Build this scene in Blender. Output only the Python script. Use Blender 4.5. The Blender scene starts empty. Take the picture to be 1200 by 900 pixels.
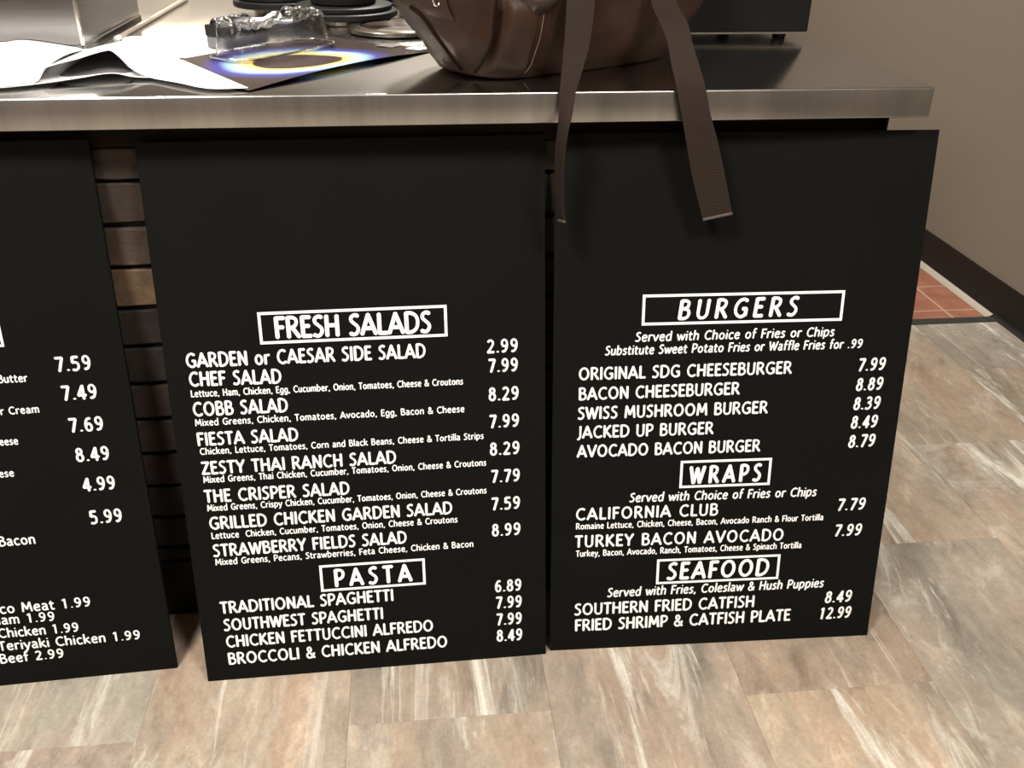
import bpy, bmesh, math, random
from mathutils import Vector, Matrix, Euler, noise
random.seed(7)
sc = bpy.context.scene
COL = sc.collection

# ------------------------------------------------------------------ camera
def make_camera():
    yaw, pitch, roll, f = 0.10839, 0.50337, 0.01006, 1086.03
    cd = bpy.data.cameras.new('camera'); cam = bpy.data.objects.new('camera', cd); COL.objects.link(cam)
    cy, sy, cp, sp = math.cos(yaw), math.sin(yaw), math.cos(pitch), math.sin(pitch)
    fw = Vector((sy*cp, cy*cp, -sp)); r = Vector((cy, -sy, 0)); u = r.cross(fw)
    r2 = math.cos(roll)*r + math.sin(roll)*u; u2 = -math.sin(roll)*r + math.cos(roll)*u
    m = Matrix((r2, u2, -fw)).transposed().to_4x4(); m.translation = Vector((0, -1.26196, 1.16932))
    cam.matrix_world = m
    cd.sensor_fit = 'HORIZONTAL'; cd.sensor_width = 36; cd.lens = 36*f/1200
    cd.clip_start = 0.02; cd.clip_end = 60
    sc.camera = cam
make_camera()

# ------------------------------------------------------------------ world, lights, exposure
w = bpy.data.worlds.new('world'); sc.world = w; w.use_nodes = True
w.node_tree.nodes['Background'].inputs[0].default_value = (1.0, 0.9, 0.78, 1)
w.node_tree.nodes['Background'].inputs[1].default_value = 0.05
sc.view_settings.view_transform = 'Standard'; sc.view_settings.look = 'None'
sc.view_settings.exposure = 0.62; sc.view_settings.gamma = 1; sc.view_settings.use_curve_mapping = False

def area(name, loc, size, power, color, rot=(0, 0, 0), sizey=None, spread=None):
    ld = bpy.data.lights.new(name, 'AREA'); ld.energy = power; ld.color = color
    ld.shape = 'RECTANGLE'; ld.size = size; ld.size_y = sizey or size
    if spread: ld.spread = spread
    o = bpy.data.objects.new(name, ld); COL.objects.link(o); o.location = loc; o.rotation_euler = rot
    return o
WARM = (1.0, 0.94, 0.86)
# ceiling panels over the dining side (lamps of the room)
area('dining_ceiling_lamp', (-0.9, -1.25, 2.74), 0.5, 62, WARM)
area('dining_ceiling_lamp', (0.9, -1.5, 2.74), 0.5, 50, WARM)
area('dining_ceiling_lamp', (-1.6, -3.2, 2.74), 0.6, 30, WARM)
# lamps over the serving counter and kitchen side, then one added light
area('counter_ceiling_lamp', (-0.75, 0.75, 2.5), 0.35, 26, (1.0, 0.92, 0.82))
area('kitchen_ceiling_lamp', (0.3, 2.1, 2.74), 0.5, 48, (1.0, 0.95, 0.88))
area('added_reflection_light', (-1.05, 3.42, 1.48), 0.9, 2.6, (1.0, 0.80, 0.62), rot=(math.radians(-90), 0, 0), sizey=0.55)  # added unseen light, there to reflect in the left of the countertop

# ------------------------------------------------------------------ helpers
def link(name, me, mat=None, parent=None, loc=None, rot=None):
    o = bpy.data.objects.new(name, me); COL.objects.link(o)
    if me is not None and mat is not None and not me.materials: me.materials.append(mat)
    if parent is not None: o.parent = parent
    if loc is not None: o.location = loc
    if rot is not None: o.rotation_euler = rot
    return o
def mesh(name, V, F, smooth=False):
    me = bpy.data.meshes.new(name); me.from_pydata([tuple(v) for v in V], [], F); me.update()
    if smooth:
        for p in me.polygons: p.use_smooth = True
    return me
def bm_mesh(name, bm, smooth=False):
    me = bpy.data.meshes.new(name); bm.to_mesh(me); bm.free()
    if smooth:
        for p in me.polygons: p.use_smooth = True
    return me
def box_bm(bm, x0, x1, y0, y1, z0, z1, bev=0, seg=1):
    r = bmesh.ops.create_cube(bm, size=1)
    vs = r['verts']
    bmesh.ops.scale(bm, vec=(x1-x0, y1-y0, z1-z0), verts=vs)
    bmesh.ops.translate(bm, vec=((x0+x1)/2, (y0+y1)/2, (z0+z1)/2), verts=vs)
    if bev:
        es = list({e for v in vs for e in v.link_edges})
        bmesh.ops.bevel(bm, geom=es, offset=bev, segments=seg, affect='EDGES', profile=0.5)
    return vs
def box(name, dims, mat, parent=None, bev=0, seg=1, loc=None, rot=None, smooth=False):
    bm = bmesh.new(); box_bm(bm, *dims, bev=bev, seg=seg)
    return link(name, bm_mesh(name, bm, smooth), mat, parent, loc, rot)
def lathe(name, prof, mat, parent=None, n=48, loc=None, close=False):
    V = []; F = []
    m = len(prof)
    for i in range(n):
        a = 2*math.pi*i/n
        for r, z in prof: V.append((r*math.cos(a), r*math.sin(a), z))
    for i in range(n):
        j = (i+1) % n
        for k in range(m-1 if not close else m):
            l = (k+1) % m
            F.append((i*m+k, j*m+k, j*m+l, i*m+l))
    bm = bmesh.new(); me = mesh(name, V, F); bm.from_mesh(me)
    bmesh.ops.remove_doubles(bm, verts=bm.verts, dist=1e-6); bmesh.ops.recalc_face_normals(bm, faces=bm.faces)
    me2 = bm_mesh(name, bm, True)
    o = link(name, me2, mat, parent, loc); auto(o)
    return o
def auto(o, ang=35):
    me = o.data
    for e in me.edges: e.use_edge_sharp = False
    bm = bmesh.new(); bm.from_mesh(me)
    for e in bm.edges:
        if len(e.link_faces) == 2 and e.calc_face_angle(0) > math.radians(ang): e.smooth = False
    bm.to_mesh(me); bm.free()
def grid(name, fn, nu, nv, mat, parent=None, thick=0, closed_u=False, smooth=True, both=True):
    V = []; F = []
    for i in range(nu+(0 if closed_u else 1)):
        for j in range(nv+1): V.append(Vector(fn(i/nu, j/nv)))
    N = nu if closed_u else nu+1
    for i in range(nu):
        for j in range(nv):
            a = i*(nv+1)+j; b = ((i+1) % N)*(nv+1)+j
            F.append((a, b, b+1, a+1))
    bm = bmesh.new(); me = mesh(name, V, F); bm.from_mesh(me)
    if thick: bmesh.ops.solidify(bm, geom=bm.faces[:], thickness=thick)
    bmesh.ops.recalc_face_normals(bm, faces=bm.faces)
    me2 = bm_mesh(name, bm, smooth)
    o = link(name, me2, mat, parent)
    if thick: auto(o, 60)
    return o
def tube(name, pts, r, mat, parent=None, n=8, closed=False):
    P = [Vector(p) for p in pts]; V = []; F = []; L = len(P)
    for i, p in enumerate(P):
        a = P[(i-1) % L] if (closed or i > 0) else p; b = P[(i+1) % L] if (closed or i < L-1) else p
        t = (b-a).normalized(); up = Vector((0, 0, 1)) if abs(t.z) < .9 else Vector((1, 0, 0))
        s = t.cross(up).normalized(); u = s.cross(t)
        rr = r[i] if isinstance(r, (list, tuple)) else r
        for k in range(n):
            an = 2*math.pi*k/n; V.append(p+s*rr*math.cos(an)+u*rr*math.sin(an))
    for i in range(L if closed else L-1):
        j = (i+1) % L
        for k in range(n):
            F.append((i*n+k, i*n+(k+1) % n, j*n+(k+1) % n, j*n+k))
    if not closed: F.append(tuple(range(n))[::-1]); F.append(tuple((L-1)*n+k for k in range(n)))
    return link(name, mesh(name, V, F, True), mat, parent)
def empty(name, loc=(0, 0, 0), rot=(0, 0, 0)):
    o = bpy.data.objects.new(name, None); COL.objects.link(o); o.location = loc; o.rotation_euler = rot; o.empty_display_size = .05
    return o
def tag(o, label, cat, group=None):
    o['label'] = label; o['category'] = cat
    if group: o['group'] = group
    return o
def struct(o): o['kind'] = 'structure'; return o
def smoothstep(a, b, x):
    t = max(0, min(1, (x-a)/(b-a))); return t*t*(3-2*t)

# ------------------------------------------------------------------ materials
class NT:
    def __init__(s, name):
        s.m = bpy.data.materials.new(name); s.m.use_nodes = True; s.t = s.m.node_tree
        s.b = s.t.nodes['Principled BSDF']
    def n(s, typ, **kw):
        nd = s.t.nodes.new('ShaderNode'+typ)
        for k, v in kw.items():
            if k in nd.inputs.keys() if hasattr(nd.inputs, 'keys') else False: nd.inputs[k].default_value = v
            else: setattr(nd, k, v)
        return nd
    def l(s, a, b): s.t.links.new(a, b)
    def coord(s, scale=(1, 1, 1), kind='Object', rot=(0, 0, 0), rnd=0):
        tc = s.n('TexCoord'); mp = s.n('Mapping'); mp.inputs['Scale'].default_value = scale; mp.inputs['Rotation'].default_value = rot
        src = tc.outputs[kind]
        if rnd:
            oi = s.n('ObjectInfo'); v = s.n('VectorMath', operation='MULTIPLY_ADD'); cb = s.n('CombineXYZ')
            s.l(oi.outputs['Random'], cb.inputs[0]); s.l(oi.outputs['Random'], cb.inputs[1]); s.l(oi.outputs['Random'], cb.inputs[2])
            v.inputs[1].default_value = (rnd, rnd*1.7, rnd*.6); s.l(cb.outputs[0], v.inputs[0]); s.l(src, v.inputs[2]); src = v.outputs[0]
        s.l(src, mp.inputs['Vector']); return mp.outputs[0]
    def noise(s, vec, scale=5, detail=4, rough=.5, dist=0):
        nd = s.n('TexNoise'); nd.inputs['Scale'].default_value = scale; nd.inputs['Detail'].default_value = detail
        nd.inputs['Roughness'].default_value = rough; nd.inputs['Distortion'].default_value = dist
        s.l(vec, nd.inputs['Vector']); return nd.outputs['Fac']
    def ramp(s, fac, stops):
        r = s.n('ValToRGB'); cr = r.color_ramp
        while len(cr.elements) < len(stops): cr.elements.new(.5)
        for e, (p, c) in zip(cr.elements, stops):
            e.position = p; e.color = (*c, 1) if len(c) == 3 else c
        s.l(fac, r.inputs[0]); return r.outputs[0]
    def mix(s, fac, a, b, mode='MIX'):
        m = s.n('Mix', data_type='RGBA', blend_type=mode)
        for i, v in ((0, fac), (6, a), (7, b)):
            if hasattr(v, 'is_linked') or hasattr(v, 'links'): s.l(v, m.inputs[i])
            else: m.inputs[i].default_value = v if i == 0 else ((*v, 1) if len(v) == 3 else v)
        return m.outputs[2]
    def bump(s, h, strength=.2, dist=.002):
        b = s.n('Bump'); b.inputs['Strength'].default_value = strength; b.inputs['Distance'].default_value = dist
        s.l(h, b.inputs['Height']); s.l(b.outputs[0], s.b.inputs['Normal'])
    def maprange(s, v, a, b):
        m = s.n('MapRange'); m.inputs['To Min'].default_value = a; m.inputs['To Max'].default_value = b; s.l(v, m.inputs['Value']); return m.outputs[0]
def plain(name, col, rough=.5, metal=0, spec=None, bump=None):
    t = NT(name); t.b.inputs['Base Color'].default_value = (*col, 1); t.b.inputs['Roughness'].default_value = rough; t.b.inputs['Metallic'].default_value = metal
    if spec is not None: t.b.inputs['Specular IOR Level'].default_value = spec
    v = t.coord((1, 1, 1)); n = t.noise(v, bump[0] if bump else 40, 3)
    c = t.mix(n, tuple(x*.92 for x in col), tuple(min(1, x*1.06) for x in col)); t.l(c, t.b.inputs['Base Color'])
    if bump: t.bump(n, bump[1], bump[2])
    return t.m

M = {}
def steel(name, scale, lo, hi, col):
    t = NT(name); v = t.coord(scale); n = t.noise(v, 1, 5, .6)
    t.l(t.mix(n, tuple(c*.9 for c in col), col), t.b.inputs['Base Color']); t.b.inputs['Metallic'].default_value = 1
    v2 = t.coord((2.2, 2.2, 2.2)); n2 = t.noise(v2, 2.5, 3)
    t.l(t.maprange(n2, lo, hi), t.b.inputs['Roughness']); t.bump(n, .05, .0006)
    return t.m
M['steel'] = steel('brushed_steel', (5, 260, 260), .12, .22, (.56, .555, .54))
M['steel_lip_reflect'] = steel('brushed_lip_painted_reflections', (9, .6, .6), .24, .34, (.52, .515, .50))
for nd in M['steel_lip_reflect'].node_tree.nodes:
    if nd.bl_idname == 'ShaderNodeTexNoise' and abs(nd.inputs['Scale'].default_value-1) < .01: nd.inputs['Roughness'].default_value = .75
    if nd.bl_idname == 'ShaderNodeMix': nd.inputs[6].default_value = (.17, .17, .165, 1); nd.inputs[7].default_value = (.60, .595, .585, 1)  # colour streaks paint in the streaky reflections of the dining room
M['steel_box'] = steel('satin_steel', (8, 8, 300), .14, .22, (.27, .265, .26))
M['pale_rod'] = plain('pale_coated_metal', (.55, .47, .38), .3)
M['chrome'] = plain('polished_steel', (.75, .72, .66), .15, 1)

# flat black corrugated plastic sheet with fine vertical flutes
t = NT('black_corrugated_plastic'); v = t.coord()
wv = t.n('TexWave'); wv.inputs['Scale'].default_value = 62; wv.bands_direction = 'X'; t.l(v, wv.inputs['Vector'])
n = t.noise(v, 6, 3)
t.l(t.mix(n, (.0050, .0052, .0046), (.0068, .0070, .0062)), t.b.inputs['Base Color'])
t.b.inputs['Roughness'].default_value = .55; t.b.inputs['Specular IOR Level'].default_value = .05
t.bump(wv.outputs['Fac'], .12, .0004); M['board'] = t.m
M['vinyl'] = plain('white_vinyl_lettering', (.93, .93, .93), .5)
M['black_plastic'] = plain('black_plastic', (.007, .007, .007), .45, spec=.2)
M['machine'] = plain('black_textured_plastic', (.006, .0065, .0055), .6, spec=.12, bump=(400, .2, .0005))
M['rubber'] = plain('black_rubber', (.008, .0068, .0056), .55, spec=.2)
M['threshold'] = plain('dark_grey_rubber', (.032, .034, .031), .5)
M['dark_wood'] = plain('dark_stained_wood', (.010, .007, .005), .8, spec=.1)
M['mortar'] = plain('dark_mortar', (.020, .016, .013), .95, bump=(90, .8, .003))
M['wall'] = plain('taupe_painted_wall', (.150, .126, .097), .85, bump=(180, .15, .001))
M['ceiling'] = plain('ceiling_paint', (.6, .56, .5), .9)
M['dining_wall'] = plain('tan_painted_wall', (.26, .22, .18), .9)
M['kitchen_wall'] = plain('cream_painted_wall', (.50, .47, .42), .7)
M['paper'] = plain('white_paper', (.9, .9, .9), .6)
M['shade_and_print_grey'] = plain('grey_shade_and_print', (.13, .12, .13), .7)  # shade inside the booklet's arch put into colour; also the flyer's grey print
M['webbing_edge'] = plain('frayed_webbing', (.075, .055, .045), .9)
M['thread'] = plain('tan_thread', (.22, .14, .08), .8)
M['piping'] = plain('dark_leather_piping', (.010, .004, .003), .6, spec=.1)
M['stone_base'] = plain('screed', (.3, .25, .19), .8)
M['grout'] = plain('pinkish_grout', (.42, .27, .20), .9, bump=(200, .4, .001))
M['pale_grout'] = plain('pale_grout', (.36, .32, .26), .9, bump=(120, .4, .002))

# stone-look vinyl tile: tone of each piece comes from its own object colour
t = NT('stone_look_vinyl')
oi = t.n('ObjectInfo')
v1 = t.coord((5.0, .9, 1), rot=(0, 0, math.radians(9)), rnd=37); n1 = t.noise(v1, 1.6, 7, .62, .6)
v2 = t.coord((9, 3.0, 1), rot=(0, 0, math.radians(-7)), rnd=19); n2 = t.noise(v2, 2.0, 9, .72, .4)
v3 = t.coord((7.0, .8, 1), rot=(0, 0, math.radians(12)), rnd=53); n3 = t.noise(v3, 1.3, 10, .7, 1.2)
v4 = t.coord((1, 1, 1), rnd=11); n4 = t.noise(v4, 160, 4, .7)
hue = t.ramp(n1, [(.30, (.66, .68, .66)), (.42, (.86, .86, .83)), (.52, (1.0, .97, .91)), (.62, (1.0, .90, .82)), (.74, (.78, .68, .60))])
c = t.mix(1.0, oi.outputs['Color'], hue, 'MULTIPLY')
c = t.mix(1.0, c, t.ramp(n2, [(.28, (.52, .50, .49)), (.44, (.86, .855, .85)), (.56, (.98, .98, .98)), (.70, (1.34, 1.34, 1.33))]), 'MULTIPLY')
c = t.mix(t.ramp(n3, [(.54, (0, 0, 0)), (.60, (.5, .5, .5)), (.67, (.95, .95, .95))]), c, (.70, .68, .61))
v5 = t.coord((1.6, 1, 1), rnd=71); n5 = t.noise(v5, 34, 8, .78, .5)
c = t.mix(1.0, c, t.ramp(n5, [(.32, (.87, .865, .86)), (.5, (1, 1, 1)), (.68, (1.13, 1.13, 1.12))]), 'MULTIPLY')
v6 = t.coord((1.0, .5, 1), rot=(0, 0, math.radians(20)), rnd=91); n6 = t.noise(v6, 2.6, 9, .8, .8)
c = t.mix(t.ramp(n6, [(.53, (0, 0, 0)), (.60, (.35, .35, .35)), (.68, (.8, .8, .8))]), c, (.60, .57, .50))
c = t.mix(1.0, c, t.ramp(n4, [(.3, (.90, .90, .90)), (.7, (1.08, 1.08, 1.08))]), 'MULTIPLY')
t.l(c, t.b.inputs['Base Color']); t.l(t.maprange(n2, .38, .6), t.b.inputs['Roughness'])
t.b.inputs['Specular IOR Level'].default_value = .3
t.bump(n2, .25, .001); M['vinyl_tile'] = t.m

t = NT('red_quarry_tile'); v = t.coord(rnd=9); n = t.noise(v, 14, 6, .6); oi = t.n('ObjectInfo')
c = t.ramp(n, [(.3, (.235, .092, .056)), (.7, (.33, .140, .088))]); t.l(c, t.b.inputs['Base Color']); t.b.inputs['Roughness'].default_value = .55
t.bump(n, .2, .001); M['quarry'] = t.m

t = NT('dark_rough_brick'); oi = t.n('ObjectInfo'); v = t.coord(rnd=21); n = t.noise(v, 30, 7, .7); nb = t.noise(v, 9, 3)
c = t.mix(1.0, oi.outputs['Color'], t.ramp(n, [(.3, (.6, .58, .56)), (.7, (1.3, 1.25, 1.2))]), 'MULTIPLY')
c = t.mix(1.0, c, t.ramp(nb, [(.35, (.7, .68, .66)), (.65, (1.15, 1.1, 1.05))]), 'MULTIPLY')
t.l(c, t.b.inputs['Base Color']); t.b.inputs['Roughness'].default_value = .9; t.bump(n, .9, .004); M['brick'] = t.m

t = NT('brown_leather'); v = t.coord(); n = t.noise(v, 9, 4, .55); vo = t.n('TexVoronoi'); vo.inputs['Scale'].default_value = 420; t.l(v, vo.inputs['Vector'])
t.l(t.ramp(n, [(.3, (.016, .0074, .0046)), (.7, (.040, .0195, .0120))]), t.b.inputs['Base Color'])
t.b.inputs['Roughness'].default_value = .52; t.b.inputs['Specular IOR Level'].default_value = .2; t.bump(vo.outputs['Distance'], .25, .0006); M['leather'] = t.m
t = NT('dark_leather'); v = t.coord(); n = t.noise(v, 12, 4)
t.l(t.ramp(n, [(.3, (.014, .009, .007)), (.7, (.030, .018, .014))]), t.b.inputs['Base Color']); t.b.inputs['Roughness'].default_value = .4; t.bump(n, .2, .001); M['leather_dark'] = t.m

t = NT('brown_webbing'); v = t.coord()
wv = t.n('TexWave'); wv.inputs['Scale'].default_value = 190; wv.bands_direction = 'Z'; wv.inputs['Distortion'].default_value = 1; wv.inputs['Detail'].default_value = 2; t.l(v, wv.inputs['Vector'])
t.l(t.mix(wv.outputs['Fac'], (.019, .0125, .0095), (.026, .0175, .0135)), t.b.inputs['Base Color']); t.b.inputs['Roughness'].default_value = .85; t.b.inputs['Specular IOR Level'].default_value = .15
t.bump(wv.outputs['Fac'], .5, .0006); M['webbing'] = t.m

# clear plastic
t = NT('clear_plastic'); t.b.inputs['Transmission Weight'].default_value = 1; t.b.inputs['Roughness'].default_value = .04; t.b.inputs['IOR'].default_value = 1.42
t.b.inputs['Base Color'].default_value = (.97, .97, .98, 1); v = t.coord(); n = t.noise(v, 38, 4, .6); t.bump(n, .5, .004); M['clear'] = t.m

# printed flyer: glowing ring on brown, printed on the sheet (object coordinates of the sheet, metres)
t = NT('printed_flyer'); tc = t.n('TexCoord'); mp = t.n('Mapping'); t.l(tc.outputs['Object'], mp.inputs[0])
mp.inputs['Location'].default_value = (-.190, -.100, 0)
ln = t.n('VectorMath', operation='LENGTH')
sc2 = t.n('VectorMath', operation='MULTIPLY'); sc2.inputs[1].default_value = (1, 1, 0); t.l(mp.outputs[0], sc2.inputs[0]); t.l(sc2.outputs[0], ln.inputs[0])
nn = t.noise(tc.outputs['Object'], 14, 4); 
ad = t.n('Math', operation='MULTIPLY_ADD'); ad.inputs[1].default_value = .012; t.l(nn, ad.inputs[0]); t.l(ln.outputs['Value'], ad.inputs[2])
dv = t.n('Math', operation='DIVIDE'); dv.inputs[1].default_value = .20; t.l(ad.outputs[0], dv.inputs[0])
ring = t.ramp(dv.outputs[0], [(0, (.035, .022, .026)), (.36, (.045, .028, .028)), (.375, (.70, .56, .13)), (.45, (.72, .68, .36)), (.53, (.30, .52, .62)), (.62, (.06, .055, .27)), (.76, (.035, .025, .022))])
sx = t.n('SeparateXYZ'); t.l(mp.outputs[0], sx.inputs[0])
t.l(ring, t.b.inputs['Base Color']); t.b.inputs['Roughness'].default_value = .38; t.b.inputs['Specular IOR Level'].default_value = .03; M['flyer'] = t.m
# ------------------------------------------------------------------ hand-drawn humanist lettering (strokes)
def arc(cx, cy, rx, ry, a0, a1, n=9):
    return [(cx+rx*math.cos(math.radians(a0+(a1-a0)*i/(n-1))), cy+ry*math.sin(math.radians(a0+(a1-a0)*i/(n-1)))) for i in range(n)]
def spl(*p, n=5):
    P = [p[0]]+list(p)+[p[-1]]; out = []
    for i in range(1, len(P)-2):
        a, b, c, d = P[i-1], P[i], P[i+1], P[i+2]
        for k in range(n):
            t = k/n
            out.append(tuple(.5*((2*b[q])+(-a[q]+c[q])*t+(2*a[q]-5*b[q]+4*c[q]-d[q])*t*t+(-a[q]+3*b[q]-3*c[q]+d[q])*t**3) for q in (0, 1)))
    return out+[p[-1]]
def L(*p): return list(p)
G = {}
def g(ch, adv, *st): G[ch] = (adv, st)
g('A', .66, L((.0, 0), (.33, 1)), L((.31, 1), (.66, 0)), L((.13, .30), (.54, .30)))
g('B', .53, L((.07, 0), (.06, 1)), spl((.06, .97), (.27, .98), (.42, .88), (.40, .66), (.27, .56), (.09, .55)), spl((.2, .56), (.40, .50), (.50, .33), (.46, .12), (.30, .02), (.07, .03)))
g('C', .62, spl((.58, .88), (.42, .97), (.20, .88), (.06, .55), (.12, .20), (.32, .02), (.48, .04), (.60, .12)))
g('D', .64, L((.07, 0), (.06, 1)), spl((.06, .97), (.30, .97), (.52, .82), (.60, .52), (.52, .20), (.30, .03), (.07, .03)))
g('E', .45, L((.07, 0), (.06, 1)), L((.06, .965), (.42, .965)), L((.06, .53), (.37, .53)), L((.06, .035), (.45, .035)))
g('F', .43, L((.07, 0), (.06, 1)), L((.06, .965), (.43, .965)), L((.06, .51), (.37, .51)))
g('G', .66, spl((.60, .88), (.42, .97), (.20, .88), (.06, .55), (.12, .20), (.34, .02), (.50, .06), (.60, .14)), L((.60, .08), (.60, .46)), L((.42, .45), (.62, .45)))
g('H', .62, L((.07, 0), (.07, 1)), L((.55, 0), (.55, 1)), L((.07, .52), (.55, .52)))
g('I', .15, L((.075, 0), (.075, 1)))
g('J', .26, spl((.20, 1), (.20, .4), (.18, .10), (.10, -.08), (.0, -.12)))
g('K', .56, L((.07, 0), (.07, 1)), L((.50, 1), (.11, .48)), L((.14, .56), (.56, 0)))
g('L', .42, L((.07, 1), (.07, 0)), L((.07, .035), (.44, .035)))
g('M', .78, L((.06, 0), (.13, 1)), L((.13, .98), (.39, .25)), L((.39, .25), (.65, .98)), L((.65, 1), (.73, 0)))
g('N', .62, L((.07, 0), (.07, 1)), L((.07, .97), (.54, .04)), L((.55, 0), (.55, 1)))
g('O', .74, arc(.37, .5, .31, .475, 90, 450, 22))
g('P', .50, L((.07, 0), (.06, 1)), spl((.06, .97), (.30, .97), (.46, .84), (.44, .58), (.28, .44), (.09, .43)))
g('Q', .74, arc(.37, .5, .31, .475, 90, 450, 22), L((.40, .2), (.70, -.15)))
g('R', .56, L((.07, 0), (.06, 1)), spl((.06, .97), (.28, .97), (.44, .86), (.42, .63), (.28, .50), (.09, .48)), L((.24, .50), (.55, 0)))
g('S', .46, spl((.41, .92), (.27, .98), (.10, .88), (.09, .70), (.22, .56), (.36, .42), (.40, .24), (.30, .06), (.16, .02), (.02, .08)))
g('T', .50, L((.25, 0), (.25, 1)), L((.0, .96), (.50, .96)))
g('U', .60, spl((.07, 1), (.07, .55), (.08, .22), (.18, .05), (.30, .02), (.43, .06), (.52, .22), (.53, .55), (.53, 1)))
g('V', .62, L((.0, 1), (.31, 0)), L((.31, 0), (.62, 1)))
g('W', .86, L((.0, 1), (.22, 0)), L((.22, 0), (.43, .92)), L((.43, .92), (.62, 0)), L((.62, 0), (.86, 1)))
g('X', .58, L((.03, 0), (.55, 1)), L((.03, 1), (.55, 0)))
g('Y', .56, L((.0, 1), (.28, .46)), L((.56, 1), (.28, .46)), L((.28, .48), (.27, 0)))
g('Z', .52, L((.03, .96), (.49, .96)), L((.48, .96), (.04, .04)), L((.02, .04), (.52, .04)))
g('a', .47, spl((.08, .62), (.22, .68), (.36, .60), (.38, .42), (.38, .12), (.44, .0)), spl((.38, .40), (.18, .36), (.05, .22), (.10, .04), (.24, .02), (.38, .14)))
g('b', .52, L((.06, 1.05), (.06, 0)), spl((.06, .5), (.22, .68), (.42, .58), (.46, .34), (.36, .08), (.20, .0), (.06, .08)))
g('c', .43, spl((.40, .62), (.26, .68), (.10, .56), (.05, .33), (.12, .08), (.26, .0), (.42, .07)))
g('d', .52, L((.46, 1.05), (.46, 0)), spl((.46, .60), (.30, .68), (.12, .58), (.05, .34), (.12, .06), (.28, .0), (.46, .16)))
g('e', .48, L((.07, .36), (.43, .38)), spl((.43, .38), (.40, .60), (.25, .68), (.10, .56), (.05, .33), (.12, .08), (.27, .0), (.44, .08)))
g('f', .32, spl((.33, 1.03), (.22, 1.06), (.14, .95), (.14, .7), (.13, 0)), L((.02, .65), (.30, .65)))
g('g', .50, spl((.42, .62), (.26, .68), (.10, .58), (.05, .34), (.12, .08), (.26, .02), (.43, .14)), spl((.43, .66), (.44, .2), (.42, -.12), (.30, -.27), (.16, -.27), (.05, -.2)))
g('h', .50, L((.06, 1.05), (.06, 0)), spl((.06, .48), (.20, .66), (.36, .66), (.43, .50), (.43, 0)))
g('i', .13, L((.065, .67), (.065, 0)), L((.065, .93), (.065, .96)))
g('j', .16, spl((.10, .67), (.10, 0), (.06, -.2), (-.04, -.27)), L((.10, .93), (.10, .96)))
g('k', .48, L((.06, 1.05), (.06, 0)), L((.42, .67), (.10, .34)), L((.14, .40), (.48, 0)))
g('l', .13, L((.065, 1.05), (.065, 0)))
g('m', .78, L((.06, .67), (.06, 0)), spl((.06, .48), (.18, .66), (.32, .66), (.39, .5), (.39, 0)), spl((.39, .48), (.50, .66), (.64, .66), (.71, .5), (.71, 0)))
g('n', .50, L((.06, .67), (.06, 0)), spl((.06, .48), (.20, .66), (.36, .66), (.43, .50), (.43, 0)))
g('o', .54, arc(.27, .34, .215, .325, 90, 450, 16))
g('p', .52, L((.06, .67), (.06, -.27)), spl((.06, .5), (.22, .68), (.42, .58), (.46, .34), (.36, .06), (.20, .0), (.06, .10)))
g('q', .52, L((.46, .67), (.46, -.27)), spl((.46, .60), (.30, .68), (.12, .58), (.05, .34), (.12, .06), (.28, .0), (.46, .16)))
g('r', .34, L((.06, .67), (.06, 0)), spl((.06, .45), (.16, .64), (.34, .66)))
g('s', .38, spl((.34, .62), (.20, .67), (.08, .58), (.09, .45), (.22, .34), (.32, .22), (.28, .06), (.14, .01), (.02, .06)))
g('t', .34, spl((.13, .88), (.12, .4), (.13, .12), (.20, .02), (.32, .05)), L((.01, .65), (.31, .65)))
g('u', .50, spl((.06, .67), (.06, .2), (.14, .03), (.26, .02), (.43, .2)), L((.43, .67), (.43, 0)))
g('v', .46, L((.0, .67), (.23, 0)), L((.23, 0), (.46, .67)))
g('w', .70, L((.0, .67), (.19, 0)), L((.19, 0), (.35, .62)), L((.35, .62), (.52, 0)), L((.52, 0), (.70, .67)))
g('x', .46, L((.02, 0), (.43, .67)), L((.03, .67), (.44, 0)))
g('y', .46, L((.0, .67), (.24, .03)), spl((.46, .67), (.28, .10), (.17, -.2), (.03, -.27)))
g('z', .42, L((.03, .64), (.39, .64)), L((.38, .64), (.04, .03)), L((.02, .03), (.41, .03)))
g('0', .56, arc(.28, .5, .20, .47, 90, 450, 18))
g('1', .56, L((.30, 0), (.30, 1)), L((.30, .97), (.14, .86)))
g('2', .56, spl((.10, .86), (.24, .97), (.42, .88), (.44, .66), (.30, .38), (.08, .04)), L((.06, .04), (.50, .04)))
g('3', .56, spl((.10, .90), (.26, .98), (.42, .86), (.38, .62), (.20, .54)), spl((.20, .54), (.40, .46), (.46, .26), (.34, .06), (.18, .02), (.07, .08)))
g('4', .56, L((.38, 0), (.38, .98)), L((.38, .97), (.06, .30)), L((.04, .28), (.54, .28)))
g('5', .56, L((.13, .96), (.46, .96)), L((.13, .96), (.11, .56)), spl((.11, .56), (.30, .58), (.45, .44), (.42, .14), (.24, .02), (.08, .06)))
g('6', .56, spl((.44, .93), (.26, .90), (.12, .64), (.09, .34), (.16, .08), (.30, .02), (.44, .12), (.46, .36), (.34, .54), (.18, .50), (.10, .34)))
g('7', .54, L((.06, .96), (.48, .96)), L((.48, .96), (.20, 0)))
g('8', .56, arc(.28, .76, .155, .20, 90, 450, 16), arc(.28, .285, .195, .26, 90, 450, 16))
g('9', .56, spl((.12, .06), (.30, .10), (.43, .36), (.47, .66), (.40, .90), (.26, .98), (.12, .88), (.10, .64), (.22, .48), (.38, .50), (.46, .64)))
g('.', .18, L((.09, .05), (.09, .055)))
g(',', .18, L((.10, .06), (.05, -.14)))
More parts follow.
